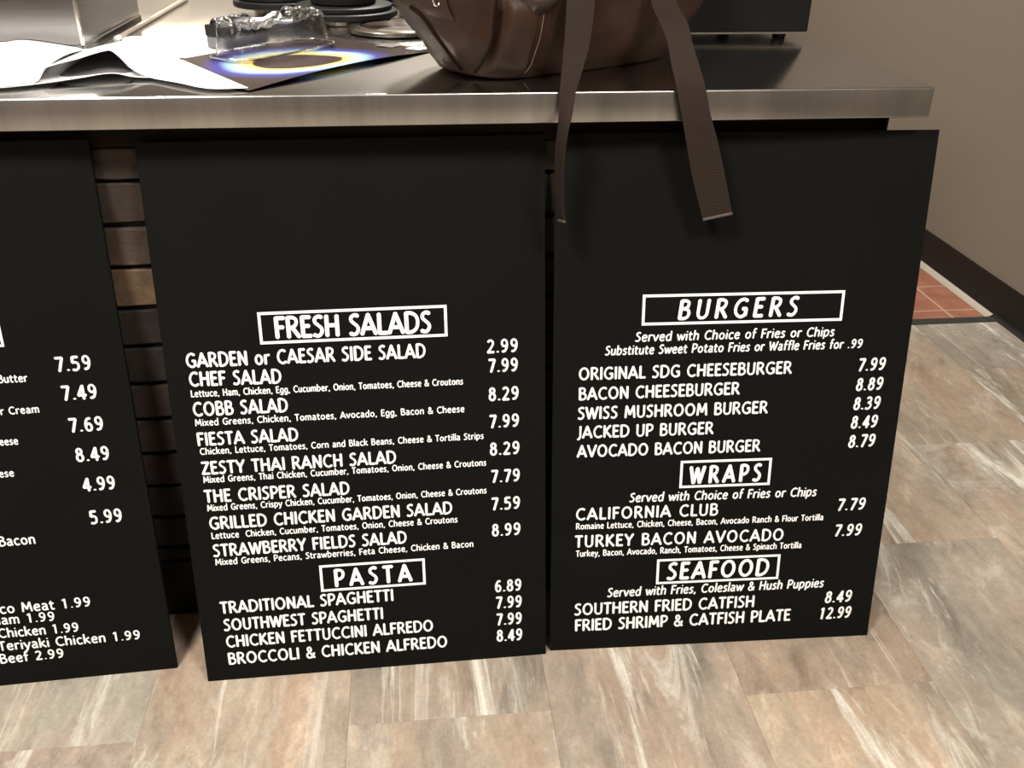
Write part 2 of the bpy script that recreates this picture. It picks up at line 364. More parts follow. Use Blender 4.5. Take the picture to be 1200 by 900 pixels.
g('&', .62, spl((.58, .42), (.50, .16), (.34, .02), (.16, .02), (.05, .18), (.10, .38), (.28, .54), (.38, .70), (.34, .90), (.22, .96), (.13, .84), (.16, .66), (.34, .36), (.60, .0)))
g(' ', .30)

def ribbon2d(V, F, pts, wd, y, flare=.10):
    y = -len(F)*2.5e-7        # each stroke a hair proud of the last, so overlaps never coincide
    n = len(pts); closed = n > 3 and math.dist(pts[0], pts[-1]) < 1e-4
    # total length parameter for the flare of the ends
    acc = [0]
    for i in range(1, n): acc.append(acc[-1]+math.dist(pts[i-1], pts[i]))
    T = acc[-1] or 1; b = len(V)
    for i, p in enumerate(pts):
        if closed: a = pts[i-1] if i > 0 else pts[-2]; c = pts[i+1] if i < n-1 else pts[1]
        else: a = pts[max(i-1, 0)]; c = pts[min(i+1, n-1)]
        dx, dy = c[0]-a[0], c[1]-a[1]; d = math.hypot(dx, dy) or 1
        hw = wd/2
        if not closed: s = acc[i]/T; hw *= (1-flare)+2*flare*abs(2*s-1)**2
        nx, ny = -dy/d*hw, dx/d*hw
        V.append((p[0]+nx, y, p[1]+ny)); V.append((p[0]-nx, y, p[1]-ny))
        if i: k = b+2*i; F.append((k-2, k-1, k+1, k))
    if not closed:      # rounded ends
        for i, q in ((0, 1), (n-1, n-2)):
            p, o = pts[i], pts[q]; an = math.atan2(p[1]-o[1], p[0]-o[0]); r = wd/2*(1+flare*.9)
            idx = []
            for k in range(7):
                t = an-math.pi/2+math.pi*k/6; idx.append(len(V)); V.append((p[0]+r*.62*math.cos(t) if 0 < k < 6 else p[0]+r*math.cos(t), y, p[1]+r*.62*math.sin(t) if 0 < k < 6 else p[1]+r*math.sin(t)))
            F.append(tuple(idx))
def text_width(s, sp):
    return sum(G[c][0]+sp for c in s)-sp
def text_mesh(line, y=-.0008):
    s, u0, v0, u1, v1, cap, ital, pre, spaced = line
    small = any(c.islower() for c in s) and s[:6] != 'GARDEN'
    sp = {0: .13, 1: .18, 2: .36}[spaced]
    if s in ('FRESH SALADS',): sp = .10
    if s == 'PASTA': sp = .36
    if s == 'SEAFOOD': sp = .22
    head = s in ('FRESH SALADS', 'PASTA', 'BURGERS', 'WRAPS', 'SEAFOOD')
    wt = .185 if head else (.178 if not small else .18)
    W = text_width(s, sp); span = math.hypot(u1-u0, v1-v0)
    sx = span/(W); sy = cap/1.08
    if ital: sx = (span-ital*sy)/W
    wd = wt*sy*.98
    an = math.atan2(v1-v0, u1-u0)
    V = []; F = []
    x = -text_width(pre, sp)*sx-sp*sx if pre else 0
    y0s = .035*sy
    def place(px, py): return (x+px*sx*.99+ital*py*sy, y0s+py*sy)
    for ch in pre+s:
        adv, st = G[ch]
        for stp in st:
            pts = [place(*p) for p in stp]
            ww = wd*(1.22 if ch in '.' else 1)
            ribbon2d(V, F, pts, ww, 0, .10 if not small else .05)
        x += (adv+sp)*sx
    ca, sa = math.cos(an), math.sin(an)
    V = [(u0+a*ca-b*sa, y+dy, v0+a*sa+b*ca) for a, dy, b in V]
    return mesh('lettering', V, F)
BOARD1 = dict(place=(-0.9913, 0.045, 0.143, 0.1077), boxes=((0.1916, 0.5764, 0.4018, 0.6129),), lines=[
    ('7.59', 0.465, 0.5338, 0.5143, 0.5341, 0.0228, 0, '', 0),
    ('7.49', 0.4659, 0.4888, 0.5151, 0.4887, 0.0233, 0, '', 0),
    ('7.69', 0.4674, 0.4375, 0.516, 0.4377, 0.023, 0, '', 0),
    ('8.49', 0.4681, 0.3888, 0.5167, 0.3888, 0.0231, 0, '', 0),
    ('4.99', 0.4702, 0.3387, 0.5174, 0.3389, 0.0232, 0, '', 0),
    ('5.99', 0.4708, 0.2821, 0.5187, 0.282, 0.0236, 0, '', 0),
    ('Butter', 0.3833, 0.5221, 0.423, 0.5216, 0.0124, 0, '', 0),
    ('Cream', 0.3887, 0.4726, 0.4304, 0.4726, 0.012, 0, 'Sour ', 0),
    ('eese', 0.3663, 0.4244, 0.3918, 0.4243, 0.012, 0, 'Ch', 0),
    ('ese', 0.3556, 0.3727, 0.3763, 0.3729, 0.0123, 0, 'Che', 0),
    ('Bacon', 0.3328, 0.2564, 0.3852, 0.2563, 0.017, 0, '', 0),
    ('Meat 1.99', 0.3434, 0.1361, 0.4473, 0.1354, 0.018, 0, 'Taco ', 0),
    ('1.99', 0.3463, 0.1155, 0.3892, 0.1144, 0.0174, 0, 'Ham ', 0),
    ('Chicken 1.99', 0.3, 0.0919, 0.4215, 0.09, 0.0175, 0, '', 0),
    ('Teriyaki Chicken 1.99', 0.2959, 0.0678, 0.5131, 0.0645, 0.0178, 0, '', 0),
    ('Beef 2.99', 0.2929, 0.0435, 0.3907, 0.0433, 0.0179, 0, '', 0),
])
BOARD2 = dict(place=(-0.3736, 0.0147, 0.1839, 0.1176), boxes=((0.1391, 0.5703, 0.4139, 0.6187), (0.1952, 0.1523, 0.3638, 0.2003)), lines=[
    ('FRESH SALADS', 0.1628, 0.5782, 0.3892, 0.5775, 0.033, 0, '', 1),
    ('GARDEN or CAESAR SIDE SALAD', 0.0312, 0.5398, 0.3792, 0.5387, 0.0223, 0, '', 0),
    ('2.99', 0.4724, 0.5409, 0.5199, 0.5409, 0.0215, 0, '', 0),
    ('CHEF SALAD', 0.0321, 0.5109, 0.164, 0.5092, 0.0225, 0, '', 0),
    ('7.99', 0.4741, 0.5102, 0.5196, 0.5101, 0.0218, 0, '', 0),
    ('Lettuce, Ham, Chicken, Egg, Cucumber, Onion, Tomatoes, Cheese & Croutons', 0.032, 0.4941, 0.4345, 0.4933, 0.0108, 0, '', 0),
    ('COBB SALAD', 0.0322, 0.4639, 0.1696, 0.4634, 0.0223, 0, '', 0),
    ('8.29', 0.4734, 0.464, 0.5204, 0.464, 0.0222, 0, '', 0),
    ('Mixed Greens, Chicken, Tomatoes, Avocado, Egg, Bacon & Cheese', 0.0326, 0.4482, 0.4353, 0.4485, 0.011, 0, '', 0),
    ('FIESTA SALAD', 0.0329, 0.4162, 0.1809, 0.4159, 0.0214, 0, '', 0),
    ('7.99', 0.4738, 0.4192, 0.5205, 0.4193, 0.022, 0, '', 0),
    ('Chicken, Lettuce, Tomatoes, Corn and Black Beans, Cheese & Tortilla Strips', 0.0343, 0.4017, 0.4641, 0.4023, 0.0108, 0, '', 0),
    ('ZESTY THAI RANCH SALAD', 0.0338, 0.3688, 0.3265, 0.3697, 0.0215, 0, '', 0),
    ('8.29', 0.4734, 0.3732, 0.5208, 0.3732, 0.022, 0, '', 0),
    ('Mixed Greens, Thai Chicken, Cucumber, Tomatoes, Onion, Cheese & Croutons', 0.034, 0.3551, 0.4671, 0.3568, 0.0109, 0, '', 0),
    ('THE CRISPER SALAD', 0.0328, 0.3219, 0.2517, 0.3217, 0.0216, 0, '', 0),
    ('7.79', 0.4746, 0.3262, 0.5208, 0.3261, 0.0221, 0, '', 0),
    ('Mixed Greens, Crispy Chicken, Cucumber, Tomatoes, Onion, Cheese & Croutons', 0.0344, 0.3073, 0.4666, 0.3089, 0.011, 0, '', 0),
    ('GRILLED CHICKEN GARDEN SALAD', 0.0348, 0.2759, 0.4106, 0.2767, 0.0217, 0, '', 0),
    ('7.59', 0.4742, 0.278, 0.5206, 0.278, 0.0223, 0, '', 0),
    ('Lettuce  Chicken, Cucumber, Tomatoes, Onion, Cheese & Croutons', 0.0355, 0.2595, 0.4188, 0.261, 0.0112, 0, '', 0),
    ('STRAWBERRY FIELDS SALAD', 0.0351, 0.2281, 0.3361, 0.2299, 0.0218, 0, '', 0),
    ('8.99', 0.4738, 0.2313, 0.5207, 0.2309, 0.0224, 0, '', 0),
    ('Mixed Greens, Pecans, Strawberries, Feta Cheese, Chicken & Bacon', 0.0361, 0.2132, 0.4432, 0.2153, 0.0113, 0, '', 0),
    ('PASTA', 0.2187, 0.1596, 0.3404, 0.1602, 0.0319, 0, '', 1),
    ('TRADITIONAL SPAGHETTI', 0.0352, 0.1255, 0.3096, 0.1263, 0.022, 0, '', 0),
    ('6.89', 0.4769, 0.1282, 0.5211, 0.1278, 0.0224, 0, '', 0),
    ('SOUTHWEST SPAGHETTI', 0.0368, 0.0935, 0.2911, 0.0938, 0.0219, 0, '', 0),
    ('7.99', 0.478, 0.0967, 0.5214, 0.0962, 0.0227, 0, '', 0),
    ('CHICKEN FETTUCCINI ALFREDO', 0.0373, 0.0623, 0.3719, 0.0635, 0.0219, 0, '', 0),
    ('7.99', 0.4783, 0.0645, 0.5211, 0.064, 0.0227, 0, '', 0),
    ('BROCCOLI & CHICKEN ALFREDO', 0.0373, 0.0298, 0.3943, 0.0306, 0.0222, 0, '', 0),
    ('8.49', 0.478, 0.0329, 0.5216, 0.0322, 0.023, 0, '', 0),
])
BOARD3 = dict(place=(0.1962, -0.0283, 0.1674, 0.1025), boxes=((0.1348, 0.5762, 0.4483, 0.6243), (0.2085, 0.3002, 0.3589, 0.3486), (0.1786, 0.1226, 0.3898, 0.1702)), lines=[
    ('BURGERS', 0.1907, 0.5841, 0.3781, 0.5858, 0.0309, 0.12, '', 2),
    ('Served with Choice of Fries or Chips', 0.1262, 0.5508, 0.4394, 0.5517, 0.0151, 0.1, '', 0),
    ('Substitute Sweet Potato Fries or Waffle Fries for .99', 0.0801, 0.5302, 0.4868, 0.5312, 0.0149, 0.1, '', 0),
    ('ORIGINAL SDG CHEESEBURGER', 0.0405, 0.4909, 0.3759, 0.4922, 0.0205, 0, '', 0),
    ('7.99', 0.4833, 0.4925, 0.5293, 0.4937, 0.0213, 0.1, '', 0),
    ('BACON CHEESEBURGER', 0.0412, 0.458, 0.295, 0.4599, 0.0206, 0, '', 0),
    ('8.89', 0.484, 0.4595, 0.5295, 0.4607, 0.0216, 0.1, '', 0),
    ('SWISS MUSHROOM BURGER', 0.0404, 0.4257, 0.3431, 0.4266, 0.0209, 0, '', 0),
    ('8.39', 0.4837, 0.427, 0.5293, 0.4281, 0.0219, 0.1, '', 0),
    ('JACKED UP BURGER', 0.0403, 0.3936, 0.2576, 0.3938, 0.021, 0, '', 0),
    ('8.49', 0.4834, 0.3949, 0.529, 0.396, 0.022, 0.1, '', 0),
    ('AVOCADO BACON BURGER', 0.0409, 0.3609, 0.3365, 0.3607, 0.0211, 0, '', 0),
    ('8.79', 0.4831, 0.3614, 0.5293, 0.3627, 0.0223, 0.1, '', 0),
    ('WRAPS', 0.2254, 0.3072, 0.3431, 0.308, 0.0312, 0.04, '', 2),
    ('Served with Choice of Fries or Chips', 0.1277, 0.2783, 0.4403, 0.2769, 0.0164, 0.1, '', 0),
    ('CALIFORNIA CLUB', 0.0406, 0.2492, 0.2754, 0.2484, 0.0218, 0, '', 1),
    ('7.79', 0.4776, 0.2477, 0.5273, 0.2484, 0.0222, 0.1, '', 0),
    ('Romaine Lettuce, Chicken, Cheese, Bacon, Avocado Ranch & Flour Tortilla', 0.0409, 0.2323, 0.456, 0.2318, 0.0114, 0, '', 0),
    ('TURKEY BACON AVOCADO', 0.0401, 0.1989, 0.3907, 0.1966, 0.0224, 0, '', 1),
    ('7.99', 0.4781, 0.1997, 0.5269, 0.2001, 0.0223, 0.1, '', 0),
    ('Turkey, Bacon, Avocado, Ranch, Tomatoes, Cheese & Spinach Tortilla', 0.0419, 0.1816, 0.4238, 0.1808, 0.0116, 0, '', 0),
    ('SEAFOOD', 0.1975, 0.1302, 0.3718, 0.1305, 0.0329, 0.06, '', 1),
    ('Served with Fries, Coleslaw & Hush Puppies', 0.0966, 0.1019, 0.4716, 0.1028, 0.0174, 0.1, '', 0),
    ('SOUTHERN FRIED CATFISH', 0.0417, 0.069, 0.3517, 0.0695, 0.0229, 0, '', 0),
    ('8.49', 0.4761, 0.0704, 0.5252, 0.0713, 0.0232, 0.1, '', 0),
    ('FRIED SHRIMP & CATFISH PLATE', 0.0432, 0.0375, 0.4178, 0.0389, 0.0233, 0, '', 0),
    ('12.99', 0.469, 0.0382, 0.5276, 0.0389, 0.0232, 0.1, '', 0),
])
def frame_mesh(bx, th, y=-.0008):
    x0, z0, x1, z1 = bx; a = [(x0, z0), (x1, z0), (x1, z1), (x0, z1)]; b = [(x0+th, z0+th), (x1-th, z0+th), (x1-th, z1-th), (x0+th, z1-th)]
    V = [(p[0], y, p[1]) for p in a+b]; F = [(i, (i+1) % 4, 4+(i+1) % 4, 4+i) for i in range(4)]
    return mesh('heading_box', V, F)
BW, BH = .56203, .86049
def menu_board(data, label, thick=.004):
    x, yw, ln, b = data['place']
    r = empty('menu_board', (x, -b, 0), (-ln, 0, 0)); r.rotation_mode = 'XYZ'
    r.matrix_world = Matrix.Translation((x, -b, .0002)) @ Matrix.Rotation(yw, 4, 'Z') @ Matrix.Rotation(-ln, 4, 'X')
    tag(r, label, 'menu board', 'black menu boards leaning on the counter')
    box('panel', (0, BW, 0, thick, 0, BH), M['board'], r, bev=.0006)
    for bx in data['boxes']: link('heading_box', frame_mesh(bx, .0042 if bx[3]-bx[1] > .046 else .0036), M['vinyl'], r)
    for ln_ in data['lines']:
        nm = 'price' if ln_[0].replace('.', '').isdigit() and ln_[7] == '' else ('heading' if ln_[0] in ('FRESH SALADS', 'PASTA', 'BURGERS', 'WRAPS', 'SEAFOOD') else ('menu_item' if ln_[0].isupper() or ln_[0][:6] == 'GARDEN' else 'description'))
        link(nm, text_mesh(ln_), M['vinyl'], r)
    return r

# ================================================================== structure
YT = 1.107      # floor covering changes here
fl = box('floor', (-4.2, 1.76, -4.6, 3.6, -.06, -.006), M['stone_base']); struct(fl)
C0, CW, PL = -.14022, .32032, .70
TONES = {(-3, 0): (0.401, 0.352, 0.304), (-2, 1): (0.392, 0.361, 0.318), (-2, 0): (0.383, 0.313, 0.268), (-1, 0): (0.426, 0.357, 0.295), (-1, 1): (0.392, 0.327, 0.276),
         (0, 1): (0.350, 0.297, 0.250), (0, 0): (0.391, 0.331, 0.277), (1, 0): (0.367, 0.308, 0.259), (1, 1): (0.367, 0.308, 0.259), (2, 1): (0.349, 0.280, 0.226), (2, 0): (0.434, 0.361, 0.291),
         (3, 0): (0.340, 0.297, 0.254), (3, 1): (0.384, 0.323, 0.264), (4, 1): (0.341, 0.283, 0.232), (4, 0): (0.374, 0.318, 0.259), (4, 2): (0.391, 0.330, 0.268), (5, 1): (0.324, 0.275, 0.221), (5, 2): (0.315, 0.284, 0.250)}
rnd = random.Random(3)
tile_cache = {}
for k in range(-8, 6):
    jy = -.23 if k % 2 == 0 else .122
    for m in range(-5, 5):
        y0 = jy+(m-1)*PL; y1 = y0+PL
        x0 = C0+k*CW; x1 = min(x0+CW, 1.742)
        y1 = min(y1, YT)
        if y1-y0 < .02 or y1 < -2.6: continue
        key = (round(x1-x0, 3), round(y1-y0, 3))
        if key not in tile_cache:
            bm = bmesh.new(); box_bm(bm, .0001, x1-x0-.0001, .0001, y1-y0-.0001, -.006, 0, bev=.0003); tile_cache[key] = bm_mesh('floor_tile', bm)
            tile_cache[key].materials.append(M['vinyl_tile'])
        o = link('floor_tile', tile_cache[key], None, fl, (x0, y0, 0))
        c = TONES.get((k, m)) or tuple(v*rnd.uniform(.9, 1.08) for v in (.39, .335, .275))
        o.color = (*c, 1)
box('threshold_strip', (.70, 1.742, YT, YT+.037, -.006, .002), M['threshold'], fl, bev=.001)
# red quarry tiles beyond the strip
bx = box('tile_bed', (.70, 1.742, YT+.037, 3.4, -.006, -.0012), M['grout'], fl)
qm = None; px, py = .1845, .1845
for i in range(6):
    for j in range(8):
        xe = 1.6085-i*px + (0 if i else 0)
        if i == 0: xa, xb = 1.6085+.0035, 1.708
        else: xb = 1.6085-(i-1)*px-.0035; xa = xb-px+.007
        if xa < .70: continue
        ya = 1.203+(j-1)*py+.0035; yb = ya+py-.007
        if j == 0: ya = YT+.038
        bm = bmesh.new(); box_bm(bm, 0, xb-xa, 0, yb-ya, -.006, 0, bev=.0012)
        o = link('quarry_tile', bm_mesh('quarry_tile', bm), M['quarry'], fl, (xa, ya, 0))
grid('cove_grout', lambda u, v: (1.708+.024*v, YT+.037+2.2*u, .0002+.008*v*v), 2, 4, M['pale_grout'], fl)

wr = box('wall_right', (1.743, 1.84, -4.6, 3.5, -.06, 2.8), M['wall']); struct(wr)
wb = box('wall_back', (-4.2, 1.84, 3.5, 3.6, -.06, 2.8), M['kitchen_wall']); struct(wb)
wl = box('wall_left', (-4.3, -4.2, -4.6, 3.6, -.06, 2.8), M['dining_wall']); struct(wl)
wf = box('wall_front', (-4.2, 1.84, -4.7, -4.6, -.06, 2.8), M['dining_wall']); struct(wf)
ce = box('ceiling', (-4.3, 1.84, -4.7, 3.6, 2.8, 2.9), M['ceiling']); struct(ce)
def base_prof(u, v):
    z = .109*v
    return (1.7415-.006-(.012*max(0, 1-z/.012)**2), -4.55+8.0*u, z)
bb = grid('baseboard_right', base_prof, 1, 24, M['rubber']); struct(bb)
bt = box('baseboard_cap', (1.7355, 1.7435, -4.55, 3.45, .1085, .1095), M['rubber'], bb)

# ================================================================== counter
XE = .6927
cb = empty('serving_counter', (0, .1, 0)); tag(cb, 'dark brick serving counter base behind the leaning menu boards', 'counter')
def child(o, p):
    o.parent = p; o.matrix_parent_inverse = p.matrix_world.inverted(); return o
bpy.context.view_layer.update()
P = Vector((0, .1, 0))
def cbox(name, d, mat, par=cb, off=P, bev=0):
    return box(name, (d[0]-off.x, d[1]-off.x, d[2]-off.y, d[3]-off.y, d[4]-off.z, d[5]-off.z), mat, par, bev=bev)
cbox('core', (-2.2, XE-.004, .066, 1.06, 0, .871), M['mortar'])
cbox('end_panel', (XE-.004, XE, .046, 1.06, 0, .871), M['black_plastic'])
cbox('top_rail', (-2.2, XE, .0545, .07, .8365, .871), M['dark_wood'], bev=.001)
cbox('kick_board', (-2.2, XE, .0500, .07, 0, .118), M['rubber'], bev=.001)
brnd = random.Random(11)
base_cols = [(.085, .058, .046), (.075, .052, .040), (.070, .052, .044), (.060, .046, .036), (.085, .055, .045)]
bmeshes = {}
def brick_mesh(wd, ht, seed):
    bm = bmesh.new(); box_bm(bm, 0, wd, 0, .05, 0, ht)
    bmesh.ops.subdivide_edges(bm, edges=[e for e in bm.edges if abs(e.verts[0].co.x-e.verts[1].co.x) > .02], cuts=5)
    r = random.Random(seed)
    for v in bm.verts:
        v.co += Vector((r.uniform(-.0012, .0012), r.uniform(-.0018, .0012), r.uniform(-.0014, .0014)))
    bmesh.ops.bevel(bm, geom=[e for e in bm.edges if e.calc_face_angle(0) > .8], offset=.0018, segments=1, affect='EDGES')
    return bm_mesh('brick', bm)
tops = [.8335]+[.7845-.0643*i for i in range(11)]
for r_, tp in enumerate(tops):
    ht = .0415 if r_ == 0 else .0553
    bot = tp-ht
    if bot < .10: bot = .118; ht = tp-bot
    if ht < .02: continue
    off = -.3795 if r_ % 2 == 0 else -.3795+.1025
    for i in range(-9, 7):
        xb = off+i*.205; xa = xb-.196
        if xb < -2.2: continue
        if xa > XE-.02: continue
        xb = min(xb, XE)
        wd = round(xb-xa, 3)
        key = (wd, round(ht, 3), brnd.randrange(3) if wd == .196 else 0)
        if key not in bmeshes:
            bmeshes[key] = brick_mesh(wd, ht, len(bmeshes)+5); bmeshes[key].materials.append(M['brick'])
        o = link('brick', bmeshes[key], None, cb, (xa, .0548-.1+brnd.uniform(-.001, .0015), bot))
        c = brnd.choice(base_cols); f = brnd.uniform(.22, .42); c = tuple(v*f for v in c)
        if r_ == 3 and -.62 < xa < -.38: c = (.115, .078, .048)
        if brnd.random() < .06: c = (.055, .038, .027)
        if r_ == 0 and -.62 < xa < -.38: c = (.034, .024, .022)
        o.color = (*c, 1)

ct = empty('countertop', (0, .5, .872)); tag(ct, 'long brushed stainless steel countertop with a folded front lip', 'countertop')
bm = bmesh.new(); box_bm(bm, -2.3, .727, -.5, .60, 0, .042, bev=.0028, seg=3)
o = link('steel_top', bm_mesh('steel_top', bm, True), M['steel'], ct); auto(o, 50)
o.data.materials.append(M['steel_lip_reflect'])
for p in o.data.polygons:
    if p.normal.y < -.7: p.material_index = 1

# ================================================================== boards
b2 = menu_board(BOARD2, 'black menu board listing fresh salads and pasta, in the middle between two boards')
b3 = menu_board(BOARD3, 'black menu board listing burgers, wraps and seafood, nearest the taupe wall')
b1 = menu_board(BOARD1, 'black menu board cut off by the left edge, with meat add-on prices at its foot', .007)
# ================================================================== things on the counter
ZT = .9143
# steel box at the left
sb = empty('steel_dispenser', (-.68, .52, ZT)); tag(sb, 'tall stainless steel box standing at the far left behind the white papers', 'dispenser')
box('front_panel', (-.18, .167, -.178, -.175, .004, .27), M['steel_box'], sb, bev=.001)
box('side_panel', (.164, .168, -.175, .18, .004, .27), M['steel_box'], sb, bev=.001)
box('side_panel', (-.184, -.180, -.175, .18, .004, .27), M['steel_box'], sb, bev=.001)
box('back_panel', (-.18, .164, .177, .18, .004, .27), M['steel_box'], sb, bev=.001)
box('top_panel', (-.184, .168, -.178, .18, .27, .274), M['steel_box'], sb, bev=.001)
box('base_flange', (-.186, .170, -.1795, .182, 0, .012), M['steel_box'], sb, bev=.001)
box('corner_strip', (.1635, .1695, -.1795, -.1745, .008, .27), M['chrome'], sb, bev=.001)

# slim rod beside it
rod = empty('thin_rod', (-.4925, .75, ZT+.004)); tag(rod, 'thin pale rod lying along the counter right of the steel box', 'rod')
tube('shaft', [(0, -.285, 0), (0, .29, 0)], .0042, M['pale_rod'], rod, 10)
tube('end_cap', [(0, -.30, 0), (0, -.28, 0)], .0048, M['vinyl'], rod, 10)

# folded papers
pr = empty('open_booklet', (-.5, .1, ZT)); tag(pr, 'open white paper booklet with an arched page, hanging at the front left counter edge', 'booklet')
def cr(P, t):
    n = len(P)-1; x = max(0, min(.99999, t))*n; i = int(x); f = x-i
    a, b, c, d = P[max(i-1, 0)], P[i], P[i+1], P[min(i+2, n)]
    return tuple(.5*((2*b[q])+(-a[q]+c[q])*f+(2*a[q]-5*b[q]+4*c[q]-d[q])*f*f+(-a[q]+3*b[q]-3*c[q]+d[q])*f**3) for q in range(3))
def loft(name, A, B, mat, par, off, nu=40, nv=14, bulge=0, thick=.0006):
    A = [Vector(a)-off for a in A]; B = [Vector(b)-off for b in B]
    def f(u, v):
        a = Vector(cr(A, u)); b = Vector(cr(B, u)); p = a.lerp(b, v); p.z += bulge*math.sin(math.pi*v); return p
    return grid(name, f, nu, nv, mat, par, thick)
off = Vector((-.5, .1, ZT))
z = .9200
# lower sheet, lightly waved, reaching the front edge
loft('page', [(-.90, .03, z), (-.75, .032, z), (-.60, .036, z), (-.5292, .041, z), (-.486, .063, .9208), (-.445, .082, .9235), (-.407, .100, .9262), (-.378, .100, .9212), (-.345, .098, .9200)],
     [(-.90, .33, z), (-.75, .34, z), (-.66, .345, z), (-.58, .345, z), (-.52, .345, z), (-.48, .345, z), (-.44, .345, z), (-.41, .345, z), (-.38, .345, z)], M['paper'], pr, off)
# left top leaf curling back
loft('leaf', [(-.90, .029, .9212), (-.75, .031, .9212), (-.62, .035, .9214), (-.5292, .0405, .9216), (-.494, .060, .9225), (-.4835, .070, .9372)],
     [(-.90, .33, .930), (-.76, .332, .936), (-.67, .332, .934), (-.62, .333, .9285), (-.575, .333, .9305), (-.505, .334, .9200)], M['paper'], pr, off, bulge=.006)
loft('leaf', [(-.90, .20, .935), (-.72, .20, .935), (-.64, .20, .930), (-.58, .20, .930), (-.52, .20, .927)],
     [(-.90, .336, .934), (-.71, .337, .942), (-.64, .338, .932), (-.595, .338, .9345), (-.515, .338, .922)], M['paper'], pr, off, bulge=.003)
# arched page running into the flat right hand page
loft('arched_page', [(-.4835, .070, .9385), (-.4650, .080, .9430), (-.4443, .090, .9468), (-.4230, .101, .9520), (-.4062, .110, .9545), (-.3930, .106, .9460), (-.3780, .099, .9320), (-.3560, .097, .9210), (-.31, .056, .9212), (-.2627, .0200, .9200), (-.214, .027, .9190)],
     [(-.5080, .300, .9215), (-.4850, .305, .9280), (-.4600, .31, .9330), (-.4370, .315, .9370), (-.4180, .32, .9370), (-.4050, .325, .9330), (-.3950, .33, .9270), (-.3850, .33, .9200), (-.36, .28, .9190), (-.345, .245, .9190), (-.337, .234, .9190)], M['paper'], pr, off, nu=60)
loft('arch_shade_sheet', [(-.4815, .068, .9195), (-.445, .084, .9228), (-.407, .104, .9262), (-.383, .104, .9205)],
     [(-.482, .24, .9250), (-.455, .25, .9310), (-.425, .26, .9330), (-.398, .26, .9240)], M['shade_and_print_grey'], pr, off, nu=20)  # dark sheet standing in for the shade under the arched page
tube('staple', [(-.345+.5, .236-.1, .0028), (-.339+.5, .242-.1, .0028)], .0006, M['machine'], pr, 6)

# white sheet behind
ws = empty('white_sheet', (-.40, .45, ZT)); tag(ws, 'flat white paper sheet lying behind the booklet, under the clear container', 'paper')
grid('sheet', lambda u, v: (Vector((-.495, .50, 0)).lerp(Vector((-.450, .30, 0)), v).lerp(Vector((-.330, .52, 0)).lerp(Vector((-.268, .27, 0)), v), u)-Vector((-.40, .45, -.0006-.0006*math.sin(6*u)))), 10, 8, M['paper'], ws, .0004)

# eclipse-like printed flyer, rotated on the counter
fr = empty('printed_flyer', (-.2126, .0223, ZT+.0008)); fr.rotation_euler = (0, 0, math.atan2(.771, .637))
tag(fr, 'glossy brown flyer printed with a glowing yellow and blue ring', 'flyer')
def fly(u, v):
    x = .395*u; y = .262*v
    zz = .0010+.007*math.sin(math.pi*min(1, u*1.05))*max(0, 1-v*2.2)**1.5+.0012*math.sin(9*v)*u
    return (x, y, zz)
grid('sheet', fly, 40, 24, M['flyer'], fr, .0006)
def patch(name, x, y, w_, h_, mat, rot=0):
    bm = bmesh.new(); box_bm(bm, -w_/2, w_/2, -h_/2, h_/2, 0, .0006)
    return link(name, bm_mesh(name, bm), mat, fr, (x, y, .0026), (0, 0, rot))
patch('printed_square', .387, .026, .028, .030, M['paper']); patch('printed_strip', .378, .082, .024, .036, M['shade_and_print_grey'])

# small dark box
kb = empty('small_black_box', (-.280, .397, ZT+.0016)); kb.rotation_euler = (0, 0, math.radians(52)); tag(kb, 'small black box lying beside the clear plastic container', 'box')
box('tray', (-.050, .045, -.021, .021, 0, .018), plain('grey_tray', (.12, .12, .12), .5), kb, bev=.001); box('lid', (-.051, .046, -.022, .022, .018, .036), M['black_plastic'], kb, bev=.0015)

# clear plastic clamshell
cl = empty('clear_container', (-.213, .318, ZT+.0050)); cl.rotation_euler = (0, 0, math.radians(52)); tag(cl, 'empty crinkled clear plastic food container on the printed flyer', 'container')
prof = [(1.10, .000), (1.06, .0015), (1.03, .004), (1.0, .010), (.97, .024), (.94, .036), (.90, .043), (.83, .047), (.72, .044), (.60, .041), (.45, .042), (.2, .043), (.0, .043)]
def clam(u, v):
    i = v*(len(prof)-1); k = min(int(i), len(prof)-2); f = i-k
    s = prof[k][0]*(1-f)+prof[k+1][0]*f; zz = prof[k][1]*(1-f)+prof[k+1][1]*f
    a = 2*math.pi*u; e = .55
    cx = math.copysign(abs(math.cos(a))**e, math.cos(a)); cy = math.copysign(abs(math.sin(a))**e, math.sin(a))
    b = .5+.5*math.cos(14*a); bell = math.exp(-((v-.56)/.14)**2)
    s2 = s*(1+.05*b*bell); zz += .010*b*bell*(.6+.4*math.sin(3*a+1))
    nz = noise.noise(Vector((cx*3, cy*3, v*5)))*.004
    return (.102*cx*s2+nz, .042*cy*s2+nz, zz+(nz if v > .2 else 0))
grid('lid', clam, 112, 36, M['clear'], cl, .0005, closed_u=True)
for k, (x, y, r) in enumerate([(-.125, .045, .012), (-.10, .052, .011), (-.07, .054, .012), (-.04, .055, .012), (.10, .05, .013), (.12, .035, .012), (.125, 0, .012), (.10, -.05, .012), (-.12, -.03, .012)]):
    lathe('bump', [(r*math.cos(t*math.pi/12), r*.9*math.sin(t*math.pi/12)) for t in range(7)], M['clear'], cl, 16, (x*.68, y*.62, .046))
def rimp(t):
    a = 2*math.pi*t; e = .55
    return (.112*math.copysign(abs(math.cos(a))**e, math.cos(a)), .047*math.copysign(abs(math.sin(a))**e, math.sin(a)), .0022)
tube('rolled_rim', [rimp(k/72) for k in range(72)], .0016, M['clear'], cl, 6, True)

